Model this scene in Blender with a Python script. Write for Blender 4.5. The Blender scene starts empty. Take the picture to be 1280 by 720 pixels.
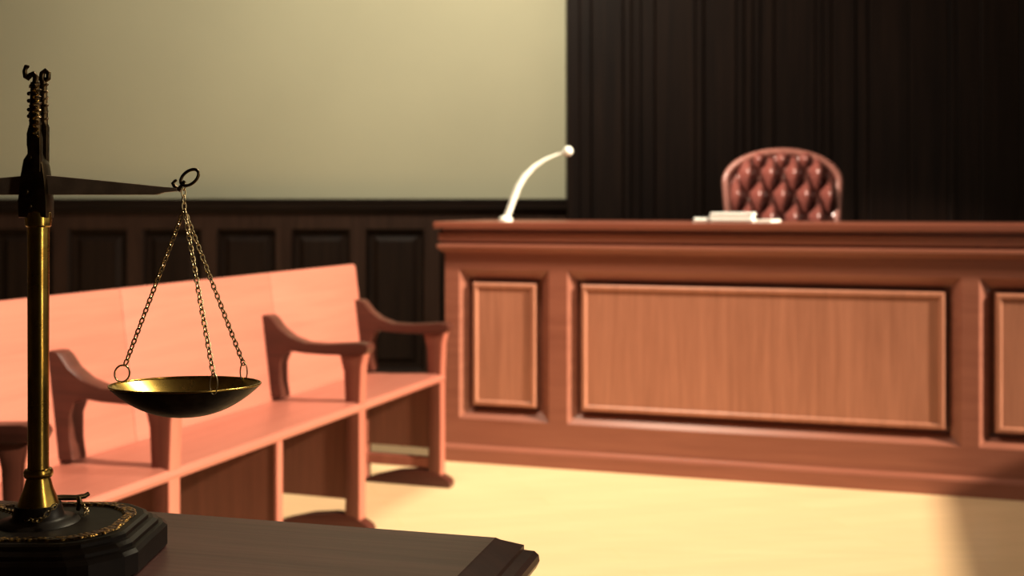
import bpy, bmesh, math, random
from mathutils import Vector, Matrix
random.seed(7)
PI = math.pi
SC = bpy.context.scene
COL = SC.collection
H = 1.22                      # eye height
F = 1480.0                    # focal length in pixels of the 1280 wide frame
HZ = 256.0                    # horizon row

# ------------------------------------------------------------------ helpers
class MB:
    def __init__(self):
        self.bm = bmesh.new()
    def face(self, vs):
        try:
            return self.bm.faces.new(vs)
        except ValueError:
            return None
    def quad(self, *pts):
        return self.face([self.bm.verts.new(p) for p in pts])
    def box(self, x0, x1, y0, y1, z0, z1, bev=0.0, seg=2):
        b = bmesh.new()
        bmesh.ops.create_cube(b, size=1.0)
        for v in b.verts:
            v.co = Vector(((x0+x1)/2 + v.co.x*(x1-x0), (y0+y1)/2 + v.co.y*(y1-y0), (z0+z1)/2 + v.co.z*(z1-z0)))
        if bev > 0:
            bmesh.ops.bevel(b, geom=b.edges[:], offset=bev, segments=seg, affect='EDGES', profile=0.6)
        self._merge(b)
    def _merge(self, b):
        me = bpy.data.meshes.new('tmp')
        b.to_mesh(me); b.free()
        self.bm.from_mesh(me)
        bpy.data.meshes.remove(me)
    def prism(self, outline, a0, a1, axis='x', bev=0.0, seg=2):
        """outline: 2-D points; extruded along axis from a0 to a1"""
        b = bmesh.new()
        def P(p, a):
            if axis == 'x': return (a, p[0], p[1])
            if axis == 'y': return (p[0], a, p[1])
            return (p[0], p[1], a)
        A = [b.verts.new(P(p, a0)) for p in outline]
        B = [b.verts.new(P(p, a1)) for p in outline]
        n = len(outline)
        fa = b.faces.new(A); fb = b.faces.new(B[::-1])
        for i in range(n):
            b.faces.new((A[i], B[i], B[(i+1) % n], A[(i+1) % n]))
        bmesh.ops.recalc_face_normals(b, faces=b.faces[:])
        if bev > 0:
            es = list({e for f in (fa, fb) for e in f.edges})
            bmesh.ops.bevel(b, geom=es, offset=bev, segments=seg, affect='EDGES', profile=0.6)
        bmesh.ops.triangulate(b, faces=[f for f in b.faces if len(f.verts) > 4])
        self._merge(b)
    def lathe(self, prof, n=40, c=(0, 0, 0), cap=True):
        rings = []
        for r, z in prof:
            if r < 1e-6:
                rings.append([self.bm.verts.new((c[0], c[1], c[2]+z))])
            else:
                rings.append([self.bm.verts.new((c[0]+r*math.cos(2*PI*i/n), c[1]+r*math.sin(2*PI*i/n), c[2]+z)) for i in range(n)])
        for a, b in zip(rings, rings[1:]):
            for i in range(n):
                j = (i+1) % n
                if len(a) == 1 and len(b) == 1: continue
                if len(a) == 1: self.face([a[0], b[j], b[i]])
                elif len(b) == 1: self.face([a[i], a[j], b[0]])
                else: self.face([a[i], a[j], b[j], b[i]])
        if cap:
            if len(rings[0]) > 1: self.face(rings[0][::-1])
            if len(rings[-1]) > 1: self.face(rings[-1])
    def tube(self, pts, rad, n=10, closed=False, cap=True, sq=1.0):
        pts = [Vector(p) for p in pts]
        m = len(pts)
        rads = rad if isinstance(rad, (list, tuple)) else [rad]*m
        prev = None; rings = []
        for i, p in enumerate(pts):
            if closed: d = pts[(i+1) % m] - pts[i-1]
            else: d = pts[min(i+1, m-1)] - pts[max(i-1, 0)]
            d.normalize()
            if prev is None:
                up = Vector((0, 0, 1)) if abs(d.z) < 0.9 else Vector((0, 1, 0))
                s = d.cross(up).normalized()
            else:
                s = (prev - d*prev.dot(d)).normalized()
            prev = s
            t = d.cross(s)
            rings.append([self.bm.verts.new(p + (s*math.cos(2*PI*k/n) + t*math.sin(2*PI*k/n)*sq)*rads[i]) for k in range(n)])
        for i in range(m if closed else m-1):
            a, b = rings[i], rings[(i+1) % m]
            for k in range(n):
                self.face([a[k], a[(k+1) % n], b[(k+1) % n], b[k]])
        if not closed and cap:
            self.face(rings[0][::-1]); self.face(rings[-1])
    def ring(self, c, u, v, a, b, r, seg=14, n=6):
        """elliptical wire loop centred c with half axes a along u, b along v"""
        c, u, v = Vector(c), Vector(u).normalized(), Vector(v).normalized()
        self.tube([c + u*a*math.cos(2*PI*i/seg) + v*b*math.sin(2*PI*i/seg) for i in range(seg)], r, n, closed=True)
    def chain(self, pts, pitch=0.0066, wire=0.0009, wid=0.0026):
        pts = [Vector(p) for p in pts]
        L = [0]
        for a, b in zip(pts, pts[1:]): L.append(L[-1] + (b-a).length)
        n = max(2, round(L[-1]/pitch)); st = L[-1]/n
        k = 0
        for i in range(n):
            s = (i+0.5)*st
            j = 0
            while j < len(pts)-2 and L[j+1] < s: j += 1
            t = (s-L[j])/(L[j+1]-L[j])
            c = pts[j].lerp(pts[j+1], t); d = (pts[j+1]-pts[j]).normalized()
            ref = Vector((0.25, 1, 0.1)).normalized()
            s1 = d.cross(ref).normalized(); s2 = d.cross(s1).normalized()
            w = (s1+s2*0.5).normalized() if i % 2 == 0 else (s2-s1*0.5).normalized()
            self.ring(c, d, w, st*0.66, wid, wire, 10, 5)
    def sphere(self, c, r, seg=16, sc=(1, 1, 1)):
        b = bmesh.new()
        bmesh.ops.create_uvsphere(b, u_segments=seg, v_segments=seg//2+2, radius=r)
        for v in b.verts: v.co = Vector((c[0]+v.co.x*sc[0], c[1]+v.co.y*sc[1], c[2]+v.co.z*sc[2]))
        self._merge(b)
    def sweep_rect(self, x0, x1, y0, y1, prof, closed=True):
        """profile (out, z) mitred round a rectangle; open at the back (y1) when not closed"""
        rows = []
        for p, z in prof:
            rows.append([self.bm.verts.new(q) for q in ((x0-p, y1+(p if closed else 0), z), (x0-p, y0-p, z), (x1+p, y0-p, z), (x1+p, y1+(p if closed else 0), z))])
        for a, b in zip(rows, rows[1:]):
            for i in range(4 if closed else 3):
                j = (i+1) % 4
                self.face([a[i], a[j], b[j], b[i]])
        return rows
    def build(self, name, mat, parent=None, smooth=None, loc=None, rotz=0.0):
        bmesh.ops.recalc_face_normals(self.bm, faces=self.bm.faces[:])
        me = bpy.data.meshes.new(name)
        self.bm.to_mesh(me); self.bm.free()
        if smooth is not None:
            for p in me.polygons: p.use_smooth = True
            try: me.set_sharp_from_angle(angle=math.radians(smooth))
            except Exception: pass
        me.materials.append(mat)
        o = bpy.data.objects.new(name, me); COL.objects.link(o)
        if parent: o.parent = parent
        if loc: o.location = loc
        o.rotation_euler.z = rotz
        return o

def tag(o, label=None, cat=None, group=None, kind=None):
    if label: o['label'] = label
    if cat: o['category'] = cat
    if group: o['group'] = group
    if kind: o['kind'] = kind
    return o

def thing(name, label, cat, loc=(0, 0, 0), rotz=0.0, group=None):
    o = bpy.data.objects.new(name, None); COL.objects.link(o)
    o.empty_display_size = 0.1
    o.location = loc; o.rotation_euler.z = rotz
    return tag(o, label, cat, group)

# ------------------------------------------------------------------ materials
def new_mat(name):
    m = bpy.data.materials.new(name); m.use_nodes = True
    nt = m.node_tree
    return m, nt, nt.nodes['Principled BSDF']

def wood(name, c1, c2, axis='x', scale=9.0, stretch=0.06, rough=0.4, coat=0.15, bump=0.05, dist=0.6, spec=0.5):
    m, nt, b = new_mat(name)
    N, L = nt.nodes, nt.links
    tc = N.new('ShaderNodeTexCoord'); mp = N.new('ShaderNodeMapping')
    s = [scale, scale, scale]; s['xyz'.index(axis)] = scale*stretch
    mp.inputs['Scale'].default_value = s
    n1 = N.new('ShaderNodeTexNoise'); n1.inputs['Scale'].default_value = 3.0
    n1.inputs['Detail'].default_value = 6.0; n1.inputs['Roughness'].default_value = 0.62; n1.inputs['Distortion'].default_value = dist
    n2 = N.new('ShaderNodeTexNoise'); n2.inputs['Scale'].default_value = 14.0; n2.inputs['Detail'].default_value = 3.0
    mx = N.new('ShaderNodeMath'); mx.operation = 'MULTIPLY_ADD'; mx.inputs[1].default_value = 0.35
    r = N.new('ShaderNodeValToRGB')
    r.color_ramp.elements[0].position = 0.42; r.color_ramp.elements[0].color = (*c1, 1)
    r.color_ramp.elements[1].position = 0.92; r.color_ramp.elements[1].color = (*c2, 1)
    bp = N.new('ShaderNodeBump'); bp.inputs['Strength'].default_value = bump; bp.inputs['Distance'].default_value = 0.01
    L.new(tc.outputs['Object'], mp.inputs['Vector'])
    L.new(mp.outputs[0], n1.inputs['Vector']); L.new(mp.outputs[0], n2.inputs['Vector'])
    L.new(n2.outputs['Fac'], mx.inputs[0]); L.new(n1.outputs['Fac'], mx.inputs[2])
    L.new(mx.outputs[0], r.inputs['Fac']); L.new(r.outputs['Color'], b.inputs['Base Color'])
    L.new(mx.outputs[0], bp.inputs['Height']); L.new(bp.outputs[0], b.inputs['Normal'])
    b.inputs['Roughness'].default_value = rough
    b.inputs['Coat Weight'].default_value = coat; b.inputs['Coat Roughness'].default_value = 0.25
    b.inputs['Specular IOR Level'].default_value = spec
    return m

def metal(name, c1, c2, rough=0.28, scale=60.0, metallic=1.0, bump=0.04):
    m, nt, b = new_mat(name)
    N, L = nt.nodes, nt.links
    tc = N.new('ShaderNodeTexCoord')
    n1 = N.new('ShaderNodeTexNoise'); n1.inputs['Scale'].default_value = scale; n1.inputs['Detail'].default_value = 5
    r = N.new('ShaderNodeValToRGB')
    r.color_ramp.elements[0].position = 0.35; r.color_ramp.elements[0].color = (*c1, 1)
    r.color_ramp.elements[1].position = 0.65; r.color_ramp.elements[1].color = (*c2, 1)
    mr = N.new('ShaderNodeMapRange'); mr.inputs['To Min'].default_value = rough*1.35; mr.inputs['To Max'].default_value = rough*0.8
    bp = N.new('ShaderNodeBump'); bp.inputs['Strength'].default_value = bump; bp.inputs['Distance'].default_value = 0.002
    L.new(tc.outputs['Object'], n1.inputs['Vector']); L.new(n1.outputs['Fac'], r.inputs['Fac'])
    L.new(n1.outputs['Fac'], mr.inputs['Value']); L.new(n1.outputs['Fac'], bp.inputs['Height'])
    L.new(r.outputs['Color'], b.inputs['Base Color']); L.new(mr.outputs[0], b.inputs['Roughness']); L.new(bp.outputs[0], b.inputs['Normal'])
    b.inputs['Metallic'].default_value = metallic
    return m

def plain(name, c, rough=0.6, noise=0.06, scale=30.0, metallic=0.0, bump=0.03, spec=0.5):
    m, nt, b = new_mat(name)
    N, L = nt.nodes, nt.links
    tc = N.new('ShaderNodeTexCoord')
    n1 = N.new('ShaderNodeTexNoise'); n1.inputs['Scale'].default_value = scale; n1.inputs['Detail'].default_value = 5
    r = N.new('ShaderNodeValToRGB')
    r.color_ramp.elements[0].position = 0.3; r.color_ramp.elements[0].color = (*[x*(1-noise) for x in c], 1)
    r.color_ramp.elements[1].position = 0.7; r.color_ramp.elements[1].color = (*[min(1, x*(1+noise)) for x in c], 1)
    bp = N.new('ShaderNodeBump'); bp.inputs['Strength'].default_value = bump; bp.inputs['Distance'].default_value = 0.004
    L.new(tc.outputs['Object'], n1.inputs['Vector']); L.new(n1.outputs['Fac'], r.inputs['Fac'])
    L.new(r.outputs['Color'], b.inputs['Base Color']); L.new(n1.outputs['Fac'], bp.inputs['Height']); L.new(bp.outputs[0], b.inputs['Normal'])
    b.inputs['Roughness'].default_value = rough; b.inputs['Metallic'].default_value = metallic
    b.inputs['Specular IOR Level'].default_value = spec
    return m

def floor_mat():
    m, nt, b = new_mat('pale floorboards')
    N, L = nt.nodes, nt.links
    tc = N.new('ShaderNodeTexCoord')
    mp = N.new('ShaderNodeMapping'); mp.inputs['Rotation'].default_value = (0, 0, math.radians(-17.5))
    br = N.new('ShaderNodeTexBrick'); br.offset = 0.4
    br.inputs['Color1'].default_value = (0.73, 0.525, 0.325, 1); br.inputs['Color2'].default_value = (0.69, 0.49, 0.30, 1)
    br.inputs['Mortar'].default_value = (0.66, 0.48, 0.27, 1)
    br.inputs['Scale'].default_value = 1.0; br.inputs['Mortar Size'].default_value = 0.0025
    br.inputs['Brick Width'].default_value = 1.6; br.inputs['Row Height'].default_value = 0.13
    mp2 = N.new('ShaderNodeMapping'); mp2.inputs['Rotation'].default_value = (0, 0, math.radians(-17.5)); mp2.inputs['Scale'].default_value = (1.2, 16, 1)
    n1 = N.new('ShaderNodeTexNoise'); n1.inputs['Scale'].default_value = 2.5; n1.inputs['Detail'].default_value = 5
    mx = N.new('ShaderNodeMix'); mx.data_type = 'RGBA'; mx.blend_type = 'MULTIPLY'
    mx.inputs['Factor'].default_value = 0.35
    L.new(tc.outputs['Object'], mp.inputs['Vector']); L.new(mp.outputs[0], br.inputs['Vector'])
    L.new(tc.outputs['Object'], mp2.inputs['Vector']); L.new(mp2.outputs[0], n1.inputs['Vector'])
    r = N.new('ShaderNodeValToRGB')
    r.color_ramp.elements[0].position = 0.3; r.color_ramp.elements[0].color = (0.7, 0.68, 0.62, 1)
    r.color_ramp.elements[1].position = 0.7; r.color_ramp.elements[1].color = (1, 1, 1, 1)
    L.new(n1.outputs['Fac'], r.inputs['Fac'])
    L.new(br.outputs['Color'], mx.inputs[6]); L.new(r.outputs['Color'], mx.inputs[7])
    L.new(mx.outputs[2], b.inputs['Base Color'])
    b.inputs['Roughness'].default_value = 0.45
    return m

M_floor = floor_mat()
M_plaster = plain('beige plaster', (0.50, 0.47, 0.345), 0.85, 0.03, 1.2, bump=0.01, spec=0.2)
M_room = plain('dim room wall', (0.15, 0.115, 0.08), 0.9, 0.04, 2.0, spec=0.2)
M_dark_v = wood('dark panelling upright grain', (0.013, 0.0065, 0.004), (0.034, 0.018, 0.011), 'z', 9, 0.05, 0.5, 0.0, spec=0.25)
M_dark_x = wood('dark panelling level grain', (0.010, 0.005, 0.003), (0.026, 0.014, 0.009), 'x', 9, 0.05, 0.5, 0.0, spec=0.25)
M_slat = wood('dark vertical boards', (0.007, 0.0032, 0.002), (0.026, 0.013, 0.008), 'z', 8, 0.03, 0.55, 0.0, spec=0.18)
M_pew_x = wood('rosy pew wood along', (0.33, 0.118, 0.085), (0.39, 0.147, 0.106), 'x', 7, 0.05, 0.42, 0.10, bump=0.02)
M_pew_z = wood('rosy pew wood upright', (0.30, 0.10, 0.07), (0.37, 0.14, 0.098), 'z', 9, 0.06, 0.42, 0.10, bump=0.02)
M_pew_y = wood('reddish arm wood', (0.055, 0.016, 0.010), (0.095, 0.029, 0.019), 'y', 9, 0.06, 0.38, 0.15, bump=0.02)  # reddish, darkened further to carry the shade on the arm sides
M_pew_board = wood('brown pew support wood', (0.13, 0.048, 0.028), (0.19, 0.072, 0.044), 'z', 8, 0.06, 0.45, 0.08, bump=0.02)
M_post_shade = wood('shaded brown post wood', (0.13, 0.042, 0.027), (0.19, 0.064, 0.042), 'z', 9, 0.06, 0.42, 0.08, bump=0.02)  # darkened to stand in for shade on the post sides
M_stile_lit = wood('lit brown stile wood', (0.032, 0.016, 0.0105), (0.070, 0.037, 0.025), 'z', 9, 0.05, 0.5, 0.0, spec=0.25)  # lighter than the panels, painting in the light the stiles catch
M_bench_x = wood('red brown bench wood level', (0.255, 0.093, 0.061), (0.335, 0.132, 0.088), 'x', 8, 0.05, 0.38, 0.18, bump=0.02)
M_bench_z = wood('red brown bench wood upright', (0.34, 0.146, 0.092), (0.475, 0.217, 0.141), 'z', 10, 0.05, 0.40, 0.15, bump=0.02)
M_bench_top = wood('polished bench top', (0.20, 0.065, 0.042), (0.28, 0.098, 0.062), 'x', 8, 0.05, 0.3, 0.25, bump=0.02)
M_table = wood('dark walnut table', (0.068, 0.029, 0.025), (0.128, 0.058, 0.051), 'x', 11, 0.05, 0.42, 0.12, bump=0.05)
M_table_edge = wood('dark walnut moulding', (0.035, 0.016, 0.012), (0.075, 0.036, 0.027), 'x', 11, 0.05, 0.36, 0.18, bump=0.03)
M_brass = metal('aged brass', (0.30, 0.19, 0.045), (0.50, 0.34, 0.09), 0.24, 40)
M_bronze = metal('dark bronze', (0.055, 0.036, 0.018), (0.13, 0.088, 0.045), 0.34, 60)
M_beam = metal('brown bronze beam', (0.17, 0.12, 0.085), (0.25, 0.18, 0.13), 0.5, 50, 0.35)
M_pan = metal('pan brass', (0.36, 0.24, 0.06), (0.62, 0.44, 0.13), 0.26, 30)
M_pan_out = metal('shaded pan underside', (0.018, 0.012, 0.006), (0.05, 0.034, 0.016), 0.45, 60)  # brass darkened to stand in for the shade under the pan
M_chain = metal('chain brass', (0.40, 0.32, 0.18), (0.62, 0.50, 0.30), 0.30, 90)
M_base = plain('blackened scale base', (0.012, 0.0075, 0.0055), 0.42, 0.25, 40, bump=0.05, spec=0.16)
M_leather = plain('oxblood leather', (0.16, 0.054, 0.043), 0.24, 0.12, 40, bump=0.05)
M_chairwood = wood('chair frame wood', (0.20, 0.085, 0.066), (0.27, 0.12, 0.095), 'z', 9, 0.1, 0.35, 0.2)
M_darkchair = plain('dark chair metal', (0.03, 0.02, 0.018), 0.4, 0.1, 30)
M_white = plain('white enamel', (0.86, 0.84, 0.76), 0.3, 0.03, 20)
M_paper = plain('white paper', (0.93, 0.92, 0.88), 0.7, 0.03, 40)

def band_mat():
    m, nt, b = new_mat('gilt beaded band')
    N, L = nt.nodes, nt.links
    tc = N.new('ShaderNodeTexCoord')
    v = N.new('ShaderNodeTexVoronoi'); v.inputs['Scale'].default_value = 190
    r = N.new('ShaderNodeValToRGB')
    r.color_ramp.elements[0].position = 0.25; r.color_ramp.elements[0].color = (0.42, 0.26, 0.075, 1)
    r.color_ramp.elements[1].position = 0.55; r.color_ramp.elements[1].color = (0.05, 0.028, 0.012, 1)
    bp = N.new('ShaderNodeBump'); bp.invert = True; bp.inputs['Strength'].default_value = 0.8; bp.inputs['Distance'].default_value = 0.003
    L.new(tc.outputs['Object'], v.inputs['Vector']); L.new(v.outputs['Distance'], r.inputs['Fac'])
    L.new(r.outputs['Color'], b.inputs['Base Color']); L.new(v.outputs['Distance'], bp.inputs['Height']); L.new(bp.outputs[0], b.inputs['Normal'])
    b.inputs['Metallic'].default_value = 0.9; b.inputs['Roughness'].default_value = 0.35
    return m
M_band = band_mat()

# ------------------------------------------------------------------ the room
XW, XL, YB, YF, ZC = 4.6, -4.2, 7.2, -2.6, 4.0
g = MB(); g.box(XL-.1, XW+.3, YF-.1, YB+.1, -0.1, 0.0); tag(g.build('floor', M_floor), 'pale yellow wooden floorboards lit by sun', kind='structure')
g = MB(); g.prism([(XL-.1, YF-.1), (2.35+.3145*YF, YF-.1), (2.35+.3145*YB, YB+.1), (XL-.1, YB+.1)], ZC, ZC+.1, 'z'); tag(g.build('ceiling', M_room), kind='structure')
g = MB(); g.box(XL-.1, XW+.3, YB, YB+.1, 0, ZC); tag(g.build('wall_back', M_plaster), 'beige plaster wall above dark wainscot', kind='structure')
g = MB(); g.box(XL-.1, XL, YF, YB, 0, ZC); tag(g.build('wall_left', M_room), kind='structure')
g = MB(); g.box(XL-.1, XW+.3, YF-.1, YF, 0, ZC); tag(g.build('wall_front', M_room), kind='structure')
# the right wall stands square to the bench; its tall window (out of frame) lets the sun in
WA = math.atan2(0.954, 0.300)
WX0 = 2.2
def wl(Y): return Y/0.954
g = MB()
a, b, c, d = wl(YF-.1), wl(0.60), wl(4.72), wl(7.6)
WZ0, WZ1 = 0.98, 3.62
g.box(a, b, -.14, 0, 0, ZC); g.box(c, d, -.14, 0, 0, ZC)
g.box(b, c, -.14, 0, 0, WZ0); g.box(b, c, -.14, 0, WZ1, ZC)
tag(g.build('wall_right', M_room, None, None, (WX0, 0, 0), WA), kind='structure')

def panelled(mb, xs, zs, y=0.0, depth=0.05, inset=0.03, field=0.045, fin=0.02, frise=0.035, bead=True):
    """front face on the plane y with openings at the odd columns of the middle row, each sunk to y+depth"""
    for i in range(len(xs)-1):
        for k in range(len(zs)-1):
            x0, x1, z0, z1 = xs[i], xs[i+1], zs[k], zs[k+1]
            if not (i % 2 == 1 and k == 1):
                mb.quad((x0, y, z0), (x1, y, z0), (x1, y, z1), (x0, y, z1))
    return [(xs[i], xs[i+1], zs[1], zs[2]) for i in range(1, len(xs)-1, 2)]

def rect_rings(mb, r, levels, fill=True):
    """levels: (inset, y) rings in a rectangle r, joined one to the next"""
    x0, x1, z0, z1 = r
    prev = None
    for ins, y in levels:
        ring = [mb.bm.verts.new(p) for p in ((x0+ins, y, z0+ins), (x1-ins, y, z0+ins), (x1-ins, y, z1-ins), (x0+ins, y, z1-ins))]
        if prev:
            for i in range(4): mb.face([prev[i], prev[(i+1) % 4], ring[(i+1) % 4], ring[i]])
        prev = ring
    if fill: mb.face(prev)

# dark wainscot along the back wall
XD = (709-640)/F*7.12
wy = 7.12
pitch = 93/F*wy; sw = 19/F*wy
st0 = (447-640)/F*wy
xs = []
k = -9
edges = []
while True:
    c = st0 + k*pitch
    if c > XD-0.2: break
    if c > XL+0.1: edges.append(c)
    k += 1
xs = [XL+0.001]
for c in edges:
    xs += [c-sw/2, c+sw/2]
# openings sit between the stiles: odd columns must be openings
xs2 = [edges[0]-sw/2]
for a, b in zip(edges, edges[1:]): xs2 += [a+sw/2, b-sw/2]
xs2 += [XD]
g = MB()
ops = panelled(g, xs2, [0.0, 0.22, 1.075, 1.19], wy)
wain = tag(g.build('wall_panelling', M_stile_lit), 'dark wood wainscot frame', kind='structure')
g = MB()
for r in ops:
    rect_rings(g, r, [(0, wy), (0.012, wy+.012), (0.02, wy+.045), (0.045, wy+.045), (0.075, wy+.025)])
g.quad((XL, wy, 0), (xs2[0], wy, 0), (xs2[0], wy, 1.19), (XL, wy, 1.19))
tag(g.build('wall_panel_fields', M_dark_v), 'dark recessed wainscot panels', kind='structure')
g = MB()
g.prism([(wy+.06, 1.17), (wy-.012, 1.17), (wy-.02, 1.185), (wy-.045, 1.195), (wy-.05, 1.235), (wy-.06, 1.24), (wy-.06, 1.255), (wy+.06, 1.255)], XL, XD, 'x')
g.build('trim_1', M_dark_x)['kind'] = 'structure'
g = MB(); g.prism([(wy, 0), (wy-.03, 0), (wy-.03, .13), (wy-.018, .15), (wy, .15)], XL, XD, 'x')
g.build('baseboard_back', M_dark_x)['kind'] = 'structure'

# dark boarded section behind the judge's chair
g = MB()
x = XD
while x < XW:
    w = random.choice([.05, .08, .14, .19, .24])
    x1 = min(x+w, XW)
    d = random.choice([0, .008, .016, .024])
    g.box(x+.003, x1-.003, 7.055-d, 7.19, 0, ZC, 0.004, 1)
    x = x1
g.box(XD, XW, 7.10, 7.195, 0, ZC)
g.box(XD-.005, XD+.07, 7.01, 7.195, 0, ZC, 0.01, 2)
g.box(XD+.405, XD+.43, 7.015, 7.1, 0, ZC, 0.006, 2)
tag(g.build('wall_boarding', M_slat), 'tall dark vertical boards behind the chair', kind='structure')

# ------------------------------------------------------------------ judge's bench
B0 = Vector((-0.321, 5.66, 0)); BR = math.radians(-17.46)
BU = Vector((math.cos(BR), math.sin(BR), 0)); BN = Vector((-math.sin(BR), math.cos(BR), 0))
def bw(u, d, z): return B0 + BU*u + BN*d + Vector((0, 0, z))
def bu(px, d=0.0):
    """distance along the bench where its plane at depth d meets the sight line of column px"""
    k = (px-640)/F
    o = B0 + BN*d
    return (k*o.y - o.x)/(BU.x - k*BU.y)
oL0, oL1, oM0, oM1, oR0 = bu(574), bu(686), bu(709), bu(1202), bu(1224)
oR1 = oR0 + (oL1-oL0); BWID = oR1 + oL0
BD = 0.72
bench = thing('judges_bench', "long red-brown panelled judge's bench on the pale floor", 'bench', B0, BR)
Z0, Z1 = 0.205, 0.915
g = MB()
ops = panelled(g, [0, oL0, oL1, oM0, oM1, oR0, oR1, BWID], [0.0, Z0, Z1, 1.05], 0.0)
for r in ops:
    rect_rings(g, r, [(0, 0), (0.003, 0.003), (0.040, 0.032), (0.044, 0.064), (0.078, 0.070)])
g.build('front_frame', M_bench_x, bench)
for r in ops:
    g = MB()
    a = tuple(r)
    rect_rings(g, a, [(0.064, 0.069), (0.064, 0.012), (0.071, 0.005), (0.084, 0.005), (0.091, 0.012), (0.096, 0.012)], True)
    o = g.build('panel', M_bench_z, bench)
for xa, xb in ((0.0, 0.03), (BWID-.03, BWID)):
    g = MB(); g.box(xa, xb, 0.001, BD, 0, 1.05); g.build('side_panel', M_bench_z, bench)
g = MB()
rows = g.sweep_rect(0, BWID, 0, BD, [(0, .992), (.010, .992), (.012, 1.000), (.026, 1.008), (.030, 1.018), (.030, 1.030), (.010, 1.038), (.010, 1.044), (.024, 1.050), (.024, 1.086), (.006, 1.092), (.006, 1.106), (0, 1.106)], closed=False)
g.build('cornice', M_bench_x, bench)
g = MB()
g.box(-.045, BWID+.045, -.045, BD+.02, 1.106, 1.140, 0.008, 3)
g.build('worktop', M_bench_top, bench)
g = MB()
g.sweep_rect(0, BWID, 0, BD, [(0, 0), (.022, 0), (.022, .062), (.016, .074), (0, .082)], closed=False)
g.build('plinth', M_bench_x, bench)

# dais behind the bench
g = MB()
p = [bw(-.02, BD+.03, 0), bw(BWID+.15, BD+.03, 0)]
g.prism([(p[0].x, p[0].y), (p[1].x, p[1].y), (3.55, p[1].y), (4.1, 7.0), (p[0].x, 7.0)], 0.0, 0.25, 'z')
tag(g.build('floor_platform', M_dark_x), kind='structure')

# ------------------------------------------------------------------ microphone on the bench
Ym = bw(bu(632, .2), .2, 0).y
def mp_(px, py, y=Ym): return Vector(((px-640)/F*y, y, H-(py-HZ)/F*y))
mb_ = mp_(632, 272); zt = 1.140
mic = thing('gooseneck_microphone', 'white gooseneck microphone curving up from left end of the bench top', 'microphone', (mb_.x, Ym, zt))
def loc(v): return (v.x-mb_.x, v.y-Ym, v.z-zt)
g = MB(); g.lathe([(0.0, 0), (.034, 0), (.034, .012), (.026, .02), (.014, .026), (0, .026)], 24); g.build('base', M_white, mic, 40)
cps = [(633, 272), (637, 262), (642, 248), (648, 233), (656, 220), (668, 208), (682, 199), (697, 193), (706, 190)]
g = MB(); g.tube([loc(mp_(*c)) for c in cps], [.0155, .016, .016, .0155, .014, .0105, .007, .005, .0045], 12); g.build('gooseneck', M_white, mic, 60)
g = MB(); g.sphere(loc(mp_(710, 189)), .024, 20); g.build('microphone_head', M_white, mic, 60)

# ------------------------------------------------------------------ papers on the bench
def paper_stack(name, label, pxc, d, w, dep, n, th, rot, cat, z=1.140):
    c = bw(bu(pxc, d), d, z)
    g = MB()
    zz = 0
    for i in range(n):
        jx, jy = random.uniform(-.006, .006), random.uniform(-.006, .006)
        g.box(-w/2+jx, w/2+jx, -dep/2+jy, dep/2+jy, zz, zz+th-.0004)
        zz += th
    o = g.build(name, M_paper, None, None, c, BR+math.radians(rot))
    return tag(o, label, cat)
paper_stack('paper_stack', 'thick stack of white paper on the bench top in front of the chair', 916, .22, .19, .26, 9, .005, 3, 'paper')
paper_stack('paper_sheets', 'thin white sheets lying right of the thick paper stack', 960, .24, .07, .24, 3, .004, -5, 'paper')
paper_stack('loose_paper', 'small low white paper lying left of the thick paper stack', 876, .18, .06, .2, 4, .005, 8, 'paper')

# ------------------------------------------------------------------ judge's chair
Yc = 6.33
cx = (980-640)/F*Yc
chair = thing('judges_chair', 'high-backed tufted oxblood leather chair behind the bench', 'chair', (cx, Yc, 0.25), math.radians(-4))
zb0, ztop = 0.46, H+(256-184)/F*Yc-0.25       # back bottom and top (above the dais)
W = 148/2/F*Yc
def halfw(z):
    t = (z-zb0)/(ztop-zb0)
    zs_ = 0.79
    if t < zs_: return W*(0.90+0.10*(t/zs_)**0.7)
    q = (t-zs_)/(1-zs_)
    return W*max(0.0, 1-q**2.0)**(1/2.0)
def outline(n=44, shrink=0.0):
    pts = []
    zz = [zb0 + (ztop-zb0)*(i/n) for i in range(int(n*.79)+1)]
    L_ = [(-halfw(z), z) for z in zz]
    q0 = 0.79
    for i in range(1, 26):
        a = PI/2*i/25
        t = q0+(1-q0)*math.sin(a)
        z = zb0+(ztop-zb0)*t
        L_.append((-W*max(0, math.cos(a)), z))
    R_ = [(-x_, z) for x_, z in L_[::-1][1:]]
    return L_ + R_
OUT = outline()
lean = lambda z: (z-zb0)*0.10
g = MB()
RO = 0.023
ctr = (0, (zb0+ztop)/2-.1)
path = []
for x_, z in OUT:
    v = Vector((x_, z)); d_ = Vector((ctr[0]-x_, ctr[1]-z)).normalized()
    v = v + d_*RO
    path.append((v.x, lean(v.y)-.012, v.y))
g.tube(path, RO, 12); g.build('back_frame', M_chairwood, chair, 60)
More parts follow.
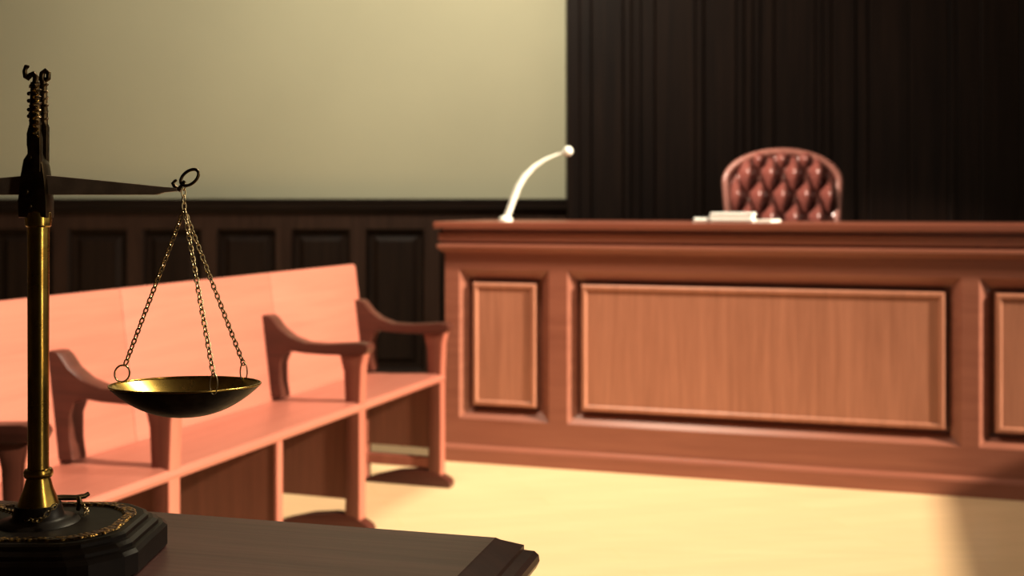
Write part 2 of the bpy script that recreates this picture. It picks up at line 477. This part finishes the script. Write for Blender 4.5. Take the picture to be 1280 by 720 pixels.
# tufted cushion
step = 0.0085
px_, pz_ = 0.123, 0.24
zc_ = zt_ = ztop - (216-184)/F*Yc       # first full row of tufts
nx = int(2*W/step)+1; nz = int((ztop-zb0)/step)+1
g = MB(); grid = {}
for i in range(nx+1):
    for k_ in range(nz+1):
        x_ = -W+i*step; z = zb0+k_*step
        # inside the frame line
        if abs(x_) > halfw(z)-RO*0.8 or z > ztop-RO*0.8: continue
        a = x_/px_ + (z-zt_)/pz_; b = x_/px_ - (z-zt_)/pz_
        h = (abs(math.sin(PI*a))*abs(math.sin(PI*b)))**0.75
        edge = min(1.0, max(0.0, (halfw(z)-RO*.8-abs(x_))/.05), max(0.0, (ztop-RO*.8-z)/.05))
        grid[i, k_] = g.bm.verts.new((x_, lean(z)-.004-.085*h*(0.2+.8*edge), z))
for (i, k_), v in list(grid.items()):
    q = [grid.get((i, k_)), grid.get((i+1, k_)), grid.get((i+1, k_+1)), grid.get((i, k_+1))]
    if all(q): g.face(q)
g.build('tufted_cushion', M_leather, chair, 80)
g = MB()
o2 = [(x_*.985, z) for x_, z in OUT]
vf = [g.bm.verts.new((x_, lean(z)+.004, z)) for x_, z in o2]; vb = [g.bm.verts.new((x_*.97, lean(z)+.06, z-.004)) for x_, z in o2]
g.face(vf); g.face(vb[::-1])
for i in range(len(vf)-1): g.face([vf[i], vf[i+1], vb[i+1], vb[i]])
g.face([vf[-1], vf[0], vb[0], vb[-1]])
bmesh.ops.triangulate(g.bm, faces=[f for f in g.bm.faces if len(f.verts) > 4])
g.build('backrest_shell', M_leather, chair, 50)
g = MB(); g.box(-.27, .27, -.50, .02, .42, .53, .04, 4); g.build('seat', M_leather, chair, 50)
for s in (-1, 1):
    g = MB(); g.prism([(-.40, .40), (-.36, .40), (-.35, .64), (.02, .66), (.02, .70), (-.38, .69), (-.42, .66)], s*.29-.025, s*.29+.025, 'x', .006)
    g.build('armrest', M_chairwood, chair, 40)
g = MB(); g.lathe([(.03, .08), (.03, .30), (.05, .32), (.05, .42)], 20, (0, -.22, 0)); g.build('pedestal', M_darkchair, chair, 40)
for i in range(5):
    a = 2*PI*i/5+.3
    g = MB(); g.tube([(0, -.22, .10), (.16*math.cos(a), -.22+.16*math.sin(a), .085), (.29*math.cos(a), -.22+.29*math.sin(a), .055)], [.026, .022, .018], 10)
    lg = g.build('leg', M_darkchair, chair, 50)
    g = MB(); g.sphere((.29*math.cos(a), -.22+.29*math.sin(a), .029), .0285, 12); g.build('caster', M_darkchair, lg, 50)

# ------------------------------------------------------------------ long pew
PA = math.atan2(0.944, 0.33)
pew = thing('courtroom_pew', 'long rosy wooden pew with open armrests left of the bench', 'pew', (-0.305, 5.13, 0), PA)
TE = 2.50
g = MB()
g.prism([(-.005, .455), (-.012, .468), (-.006, .485), (.02, .490), (.24, .478), (.40, .476), (.41, .45), (.02, .448)], -TE-.03, .02, 'x', .003)
g.build('seat', M_pew_x, pew, 40)
for i, (xa, xb) in enumerate(((-TE-.03, -1.95), (-1.948, -1.42), (-1.418, -.62), (-.618, .012))):
    pass
g = MB()
bj = [-TE-.03, -1.62, -.72, .012]
for xa, xb in zip(bj, bj[1:]):
    g.prism([(.355, .44), (.385, .44), (.452, .935), (.452, .948), (.444, .955), (.428, .955), (.420, .945)], xa+.0008, xb-.0008, 'x', .002)
g.build('backrest', M_pew_x, pew, 40)
ARM = [(-.035, .672), (-.045, .690), (-.035, .706), (0, .710), (.14, .700), (.22, .702), (.285, .722), (.33, .752), (.362, .790), (.378, .800), (.41, .80), (.405, .70), (.372, .49), (.315, .49), (.325, .55), (.325, .62), (.31, .655), (.28, .668), (.22, .662), (.14, .660), (.02, .662)]
POST = [(0.0, 0.02), (.055, 0.02), (.05, .20), (.05, .45), (.058, .60), (.075, .665), (-.02, .675), (-.006, .62), (.0, .45)]
LIT_FACING = [(-.006, .02), (.002, .02), (.002, .45), (-.003, .62), (-.016, .675), (-.026, .675), (-.013, .62), (-.006, .45)]  # thin lighter plate, paints in the sunlit front of the post
FOOT = [(-.045, 0), (-.05, .018), (-.04, .036), (-.02, .046), (.02, .066), (.10, .072), (.2, .06), (.30, .034), (.38, .006), (.38, 0), (.30, 0.0), (.2, .0), (.1, .0)]
ts = [0.0, 0.775, 1.94, TE]
for i, t in enumerate(ts):
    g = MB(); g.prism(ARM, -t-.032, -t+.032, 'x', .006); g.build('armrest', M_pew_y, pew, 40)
    g = MB(); g.prism(POST, -t-.026, -t+.026, 'x', .003); po = g.build('post', M_post_shade, pew, 40)
    g = MB(); g.prism(LIT_FACING, -t-.0262, -t+.0262, 'x', .002); g.build('lit_facing', M_pew_z, po, 40)
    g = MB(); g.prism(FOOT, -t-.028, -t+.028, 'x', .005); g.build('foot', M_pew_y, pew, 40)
    zb = .165 if i == 0 else .125
    g = MB(); g.box(-t-.014, -t+.014, .048, .385, zb, .452, .003, 1); g.build('support_board', M_pew_board, pew)
    g = MB(); g.prism([(.35, 0.01), (.385, 0.01), (.395, .45), (.345, .45)], -t-.022, -t+.022, 'x', .003); g.build('rear_leg', M_pew_z, pew)
    if i == 0:
        g = MB(); g.box(-t-.016, -t+.016, .045, .37, .078, .125, .004, 1); g.build('stretcher', M_pew_z, pew)
for t in ((0.775+1.94)/2,):
    g = MB(); g.box(-t-.015, -t+.015, .01, .385, 0.0, .452, .003, 1); g.build('support_board', M_pew_board, pew)
    g = MB(); g.box(-t-.018, -t+.018, .0, .014, 0.0, .452, .003, 1); g.build('lit_edge_strip', M_pew_z, pew)  # lighter strip standing in for the sunlit front edge of the board

# ------------------------------------------------------------------ table in the foreground
TZ = 0.80
TA = math.atan2(-0.257, 0.967)
tbl = thing('table', 'dark walnut table with moulded edge carrying the brass scale', 'table', (-0.02, 1.494, 0), TA)
TL, TW = 1.7, 0.72           # top runs to -x (left) and -y (near)
g = MB()
prof = [(0, TZ), (.004, TZ-.003), (.029, TZ-.015), (.029, TZ-.021), (.034, TZ-.023), (.040, TZ-.025), (.0445, TZ-.031), (.0455, TZ-.039), (.042, TZ-.047), (.034, TZ-.053), (.0, TZ-.055)]
rows = g.sweep_rect(-TL, 0, -TW, 0, prof, True)
g.face(rows[-1][::-1])
g.build('edge_moulding', M_table_edge, tbl, 25)
g = MB(); g.box(-TL+.0005, -.0005, -TW+.0005, -.0005, TZ-.03, TZ+.0003); g.build('tabletop', M_table, tbl)
g = MB()
g.box(-TL+.05, -.05, -.075, -.05, TZ-.15, TZ-.054); g.box(-TL+.05, -.05, -TW+.05, -TW+.075, TZ-.15, TZ-.054)
g.box(-.075, -.05, -TW+.05, -.05, TZ-.15, TZ-.054); g.box(-TL+.05, -TL+.075, -TW+.05, -.05, TZ-.15, TZ-.054)
g.build('apron', M_table_edge, tbl)
for lx in (-TL+.07, -.07):
    for ly in (-TW+.07, -.07):
        g = MB(); g.lathe([(.018, 0), (.024, .02), (.018, .05), (.026, .30), (.034, .50), (.026, .56), (.034, .58), (.034, TZ-.06)], 20, (lx, ly, 0))
        g.build('leg', M_table_edge, tbl, 40)

# ------------------------------------------------------------------ balance scale
YS = 1.40
K = F/YS
def sp(px, py, y=YS): return Vector(((px-640)/F*y, y, H-(py-HZ)/F*y))
ORI = Vector(((48-640)/K, YS, TZ+.0004))
sc = thing('balance_scale', 'dark brass balance scale on an octagonal base on the table', 'scale', ORI)
def sl(px, py, dy=0.0):
    v = sp(px, py); v.y += dy
    return v - ORI
def zz(py): return H-(py-HZ)/K-ORI.z
# base
def octo(hw, hd, c):
    P = [(-hw+c, -hd), (hw-c, -hd), (hw, -hd+c), (hw, hd-c), (hw-c, hd), (-hw+c, hd), (-hw, hd-c), (-hw, -hd+c)]
    Q = []
    for i in range(8):
        (ax, ay), (bx, by) = P[i], P[(i+1) % 8]
        e = .012/math.hypot(bx-ax, by-ay)
        Q += [(ax+(bx-ax)*e, ay+(by-ay)*e), (bx+(ax-bx)*e, by+(ay-by)*e)]
    return Q
g = MB()
levels = [(.130, .110, .046, 0), (.136, .116, .047, .003), (.136, .116, .047, .026), (.132, .112, .046, .030), (.127, .107, .045, .031), (.127, .107, .045, .035), (.122, .102, .044, .038), (.117, .097, .043, .039), (.117, .097, .043, .043), (.113, .093, .042, .045)]
prev = None
for hw, hd, c, z in levels:
    ring = [g.bm.verts.new((x_, y_, z)) for x_, y_ in octo(hw, hd, c)]
    if prev:
        for i in range(16): g.face([prev[i], prev[(i+1) % 16], ring[(i+1) % 16], ring[i]])
    else: g.face(ring[::-1])
    prev = ring
g.face(prev)
base = g.build('base', M_base, sc)
g = MB()
ra = [g.bm.verts.new((x_, y_, .0455)) for x_, y_ in octo(.106, .086, .040)]
rb = [g.bm.verts.new((x_, y_, .0475)) for x_, y_ in octo(.104, .084, .0395)]
rc = [g.bm.verts.new((x_, y_, .0475)) for x_, y_ in octo(.094, .074, .0365)]
rd = [g.bm.verts.new((x_, y_, .0455)) for x_, y_ in octo(.092, .072, .036)]
for a, b in ((ra, rb), (rb, rc), (rc, rd)):
    for i in range(16): g.face([a[i], a[(i+1) % 16], b[(i+1) % 16], b[i]])
g.build('gilt_band', M_band, base)
g = MB(); g.lathe([(.048, .044), (.045, .047), (.034, .049), (.029, .052), (.026, zz(630))], 40); g.build('mound', M_base, base, 50)
# pillar
g = MB()
g.lathe([(p_/K, zz(y_)) for y_, p_ in ((634, 23), (630, 24.5), (622, 22), (610, 17.5), (600, 15), (597, 13.8), (596, 16), (593, 17.5), (589, 17.5), (586, 16), (585, 13), (580, 12.6), (500, 12.6), (400, 12.8), (300, 13.2), (284, 13.5), (282, 15.5), (276, 16.2), (266, 15.6), (264, 14))], 40)
g.build('pillar', M_brass, sc, 35)
# beam clamp on the pillar
g = MB()
g.prism([(sl(28, 266).x, zz(272)), (sl(63, 266).x, zz(272)), (sl(63, 266).x, zz(252)), (sl(61, 0).x, zz(226)), (sl(58, 0).x, zz(206)), (sl(50, 0).x, zz(190)), (sl(42, 0).x, zz(188)), (sl(34, 0).x, zz(200)), (sl(30, 0).x, zz(222)), (sl(27, 0).x, zz(252))], -.013, .013, 'y', .003)
g.build('beam_clamp', M_bronze, sc, 40)
for rp, rr in (((43, 197), .0036), ((38, 240), .004), ((43, 258), .003)):
    g = MB(); g.sphere(sl(*rp, -.014), rr, 14, (1, .5, 1)); g.build('rivet', M_bronze, sc, 50)
# two ornamental uprights
def upright(px, dy, ytop, w, hook, mat_):
    g = MB()
    g.prism([(sl(px-w, 0).x, zz(215)), (sl(px+w, 0).x, zz(215)), (sl(px+w, 0).x, zz(172)), (sl(px+w-2, 0).x, zz(164)), (sl(px-w+1, 0).x, zz(160)), (sl(px-w-1, 0).x, zz(168)), (sl(px-w-1, 0).x, zz(182)), (sl(px-w, 0).x, zz(188))], dy-.005, dy+.005, 'y', .0015)
    g.tube([sl(px, 168, dy), sl(px, 140, dy), sl(px, ytop+12, dy)], [w*.95/K, w*.85/K, w*.7/K], 10)
    n = 46
    g.tube([sl(px + w*.78*math.cos(i*.95), 164-(164-ytop-14)*i/n, dy + w*.78/K*math.sin(i*.95)) for i in range(n+1)], 1.9/K, 6)
    for yy in (146, 138, 127, 118):
        g.sphere(sl(px+(-w if hook < 0 else w), yy, dy), 2.6/K, 8)
    g.tube([sl(px+hook*a, b, dy) for a, b in ((0, ytop+14), (-1, ytop+6), (3, ytop+1), (6, ytop+3), (9, ytop+7), (12, ytop+5), (13, ytop-2), (11, ytop-8), (8, ytop-7))], [4/K, 4/K, 3.4/K, 3.4/K, 3.4/K, 3.2/K, 3/K, 2.8/K, 2/K], 8)
    return g.build('upright', mat_, sc, 50)
upright(48.2, -.010, 92, 7.8, -1, M_bronze)
g = MB()
dy = .012
g.prism([(sl(44.5, 0).x, zz(216)), (sl(55, 0).x, zz(216)), (sl(55.5, 0).x, zz(158)), (sl(52, 0).x, zz(150)), (sl(45.5, 0).x, zz(158))], dy-.005, dy+.005, 'y', .0015)
g.tube([sl(49.5, 160, dy), sl(49.5, 130, dy), sl(49, 100, dy)], [5.5/K, 5/K, 4.4/K], 10)
g.tube([sl(49.5 + 4.6*math.cos(i*.95), 156-52*i/40, dy + 4.6/K*math.sin(i*.95)) for i in range(41)], 1.8/K, 6)
g.tube([sl(a, b, dy) for a, b in ((49.5, 104), (47, 97), (48, 90), (51.5, 87), (55.5, 90), (55.5, 97), (52.5, 100), (50.5, 96))], [4/K, 4/K, 3.6/K, 3.4/K, 3.4/K, 3.2/K, 3/K, 2/K], 8)
g.build('upright', M_bronze, sc, 50)
g = MB()
g.tube([sl(52.5 + 3.4*math.cos(i*1.1), 172-62*i/40, -.0185 + 1.5/K*math.sin(i*1.1)) for i in range(41)], 1.1/K, 6)
g.build('gilt_twist', M_brass, sc, 50)
# beam, both arms
def mir(px): return 96-px
bt = [(48, 218), (62, 219.5), (120, 225), (180, 231), (208, 234), (222, 235)]
bb = [(222, 239), (206, 240.5), (196, 243.5), (120, 243.5), (62, 243.5), (48, 244)]
top = [(mir(a), b) for a, b in bt[:0:-1]] + bt
bot = bb + [(mir(a), b) for a, b in bb[-2::-1]]
g = MB()
g.prism([(sl(a, 0).x, zz(b)) for a, b in top+bot], -.0045, .0045, 'y', .0012)
beam = g.build('beam', M_beam, sc, 40)
# hooks and rings at the beam ends
def end_hook(side):
    q = (lambda a: a) if side > 0 else mir
    g = MB()
    c = sl(q(237), 222); u = Vector((side*.80, 0, .62)); v = Vector((-side*.62, .25, .80))
    g.ring(c, u, v, 13/K, 8.5/K, 2.0/K, 24, 8)
    g.tube([sl(q(226), 238), sl(q(219), 234), sl(q(216), 229), sl(q(219), 226), sl(q(221), 225)], [2.5/K, 2.6/K, 2.4/K, 2.0/K, 1.4/K], 8)
    g.tube([sl(q(222), 237), sl(q(227), 232), sl(q(231), 226)], 2.2/K, 8)
    return g.build('hook', M_bronze, sc, 60)
end_hook(1); end_hook(-1)
# pans with their chains
def pan(side):
    off = 0 if side > 0 else 2*(48-231)
    pc = sl(232+off, 480.5)
    R = 91.5/K
    tilt = Matrix.Rotation(math.radians(-2.4), 4, 'X')
    def prof(sgn):
        P = []
        for i in range(13):
            t = i/12
            P.append((R*t, -.0365*(1-t**2.3)))
        return P
    g = MB()
    inner = [(r, z) for r, z in prof(1)]
    g.lathe(inner, 72, cap=False)
    for v in g.bm.verts: v.co = tilt @ v.co + pc
    p_ = g.build('pan', M_pan, sc, 60)
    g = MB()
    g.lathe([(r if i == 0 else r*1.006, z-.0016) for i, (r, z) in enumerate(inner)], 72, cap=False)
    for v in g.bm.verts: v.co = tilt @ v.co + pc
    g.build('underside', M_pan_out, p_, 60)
    g = MB()
    g.tube([tilt @ Vector((R*1.002*math.cos(2*PI*i/72), R*1.002*math.sin(2*PI*i/72), 0)) + pc for i in range(72)], .0013, 8, closed=True)
    g.build('rim', M_brass, p_, 60)
    apex = sl(230+off, 262)
    g = MB(); g.chain([sl(230+off, 228), sl(229.5+off, 240), apex], .0072, .0009, .0028); g.build('chain', M_chain, sc, 60)
    for deg, py_up in ((-54, 0), (52, 0), (173, 0)):
        a = math.radians(deg)
        e = tilt @ Vector((R*math.cos(a), R*math.sin(a), 0)) + pc
        d = (apex-e).normalized()
        if deg == 173:
            tip = sl(149+off, 468.5); tip.y = e.y
            g = MB(); g.ring(tip, (1, 0, .0), (0, .25, 1), 9.5/K, 10.5/K, .0011, 24, 6); g.build('ring', M_chain, p_, 60)
            end = sl(153+off, 457); end.y = e.y
            g = MB(); g.chain([apex, end], .0066, .00095, .0027); g.build('chain', M_chain, sc, 60)
        else:
            l0 = e + Vector((0, 0, .013))
            dd = (apex-l0).normalized()
            c = e + Vector((0, 0, .008))
            g = MB(); g.ring(c, (0, 0, 1), (1, .3, 0), .0115, .0042, .0009, 18, 6); g.build('ring', M_chain, p_, 60)
            end = e + Vector((0, 0, .017))
            g = MB(); g.chain([apex, end], .0066, .00095, .0027); g.build('chain', M_chain, sc, 60)
pan(1); pan(-1)
# slack chain and catch lying on the base
def fb(px, py, zl):
    """point on the base at height zl (above the table) seen at px, py"""
    y = F*(H-ORI.z-zl)/(py-HZ)
    return Vector(((px-640)/F*y, y, ORI.z+zl)) - ORI
zl = .050
g = MB(); g.chain([sp(a, b, y)-ORI for a, b, y in ((-22, 634, 1.44), (0, 636, 1.43), (15, 640, 1.40), (25, 646, 1.38), (36, 650, 1.371), (48, 651, 1.369), (56, 646, 1.369), (62, 639, 1.372), (70, 631, 1.376))], .0055, .0009, .0026); g.build('slack_chain', M_chain, sc, 60)
g = MB(); g.chain([fb(96, 629, .058), fb(102, 631, .055), fb(107, 635, .052), fb(109, 641, .051), fb(105, 643, .051)], .005, .0009, .0026); g.build('slack_chain', M_chain, sc, 60)
g = MB(); g.tube([fb(66, 622, .068), fb(80, 622, .066), fb(95, 622, .065), fb(106, 620, .065), fb(111, 617, .067)], [.003, .0035, .0032, .003, .0025], 10); g.tube([fb(98, 622, .065), fb(100, 628, .06), fb(98, 636, .049)], .003, 8)
g.build('catch_lever', M_bronze, sc, 60)

# ------------------------------------------------------------------ light
sun = bpy.data.lights.new('sun', 'SUN'); sun.energy = 9.5; sun.color = (1.0, 0.90, 0.70); sun.angle = math.radians(2.2)
so = bpy.data.objects.new('sun', sun); COL.objects.link(so)
so.rotation_euler = Vector((-.80, .39, -.46)).to_track_quat('-Z', 'Y').to_euler()
so.location = (8, -3, 6)
def area(name, locn, target, size, energy, color):
    l = bpy.data.lights.new(name, 'AREA'); l.energy = energy; l.color = color
    l.shape = 'RECTANGLE'; l.size, l.size_y = size
    o = bpy.data.objects.new(name, l); COL.objects.link(o); o.location = locn
    o.rotation_euler = (Vector(target)-Vector(locn)).to_track_quat('-Z', 'Y').to_euler()
    return o
def spot(name, locn, target, energy, color, deg, blend=.5, size=.08):
    l = bpy.data.lights.new(name, 'SPOT'); l.energy = energy; l.color = color
    l.spot_size = math.radians(deg); l.spot_blend = blend; l.shadow_soft_size = size
    o = bpy.data.objects.new(name, l); COL.objects.link(o); o.location = locn
    o.rotation_euler = (Vector(target)-Vector(locn)).to_track_quat('-Z', 'Y').to_euler()
    return o
area('wall_fill', (-.15, 4.4, 3.8), (-0.2, 7.2, 1.6), (1.0, .4), 120, (1.0, .95, .78))  # added light out of view, brightens the plaster wall
area('pillar_fill', (1.05, .55, 1.35), (-.55, 1.4, 1.05), (.14, 1.1), 8, (1.0, .88, .66))  # unseen strip light added for the highlight down the pillar
spot('pan_fill', (.75, 3.6, 3.6), (-.42, 1.4, 1.02), 330, (1.0, .88, .62), 15, .5, .25)  # unseen light added to brighten the inside of the pan
spot('side_fill', (1.3, 2.0, 2.0), (-.45, 1.4, .98), 60, (1.0, .88, .66), 30, .6, .12)  # added light from the right, lifts the scale; no visible source
spot('chair_fill', (-1.1, 4.9, 2.75), (1.45, 6.3, 1.35), 1000, (1.0, .86, .72), 13, .5, .12)  # unseen raking light added to bring out the chair tufts

w = bpy.data.worlds.new('World'); SC.world = w; w.use_nodes = True
bg = w.node_tree.nodes['Background']; bg.inputs['Color'].default_value = (0.95, 0.88, 0.72, 1); bg.inputs['Strength'].default_value = 0.7

# ------------------------------------------------------------------ camera
cd = bpy.data.cameras.new('camera'); cd.sensor_width = 36.0; cd.lens = 36.0*F/1280
cd.shift_y = -(360-HZ)/1280
cd.dof.use_dof = True; cd.dof.focus_distance = 1.42; cd.dof.aperture_fstop = 5.0
cd.clip_start = 0.02
co = bpy.data.objects.new('camera', cd); COL.objects.link(co)
co.location = (0, 0, H); co.rotation_euler = (PI/2, 0, 0)
SC.camera = co
SC.view_settings.view_transform = 'Standard'
SC.view_settings.look = 'None'
SC.view_settings.gamma = 0.86
SC.view_settings.exposure = 0.12
SC.cycles.use_denoising = True
SC.cycles.max_bounces = 8
SC.cycles.sample_clamp_indirect = 6.0
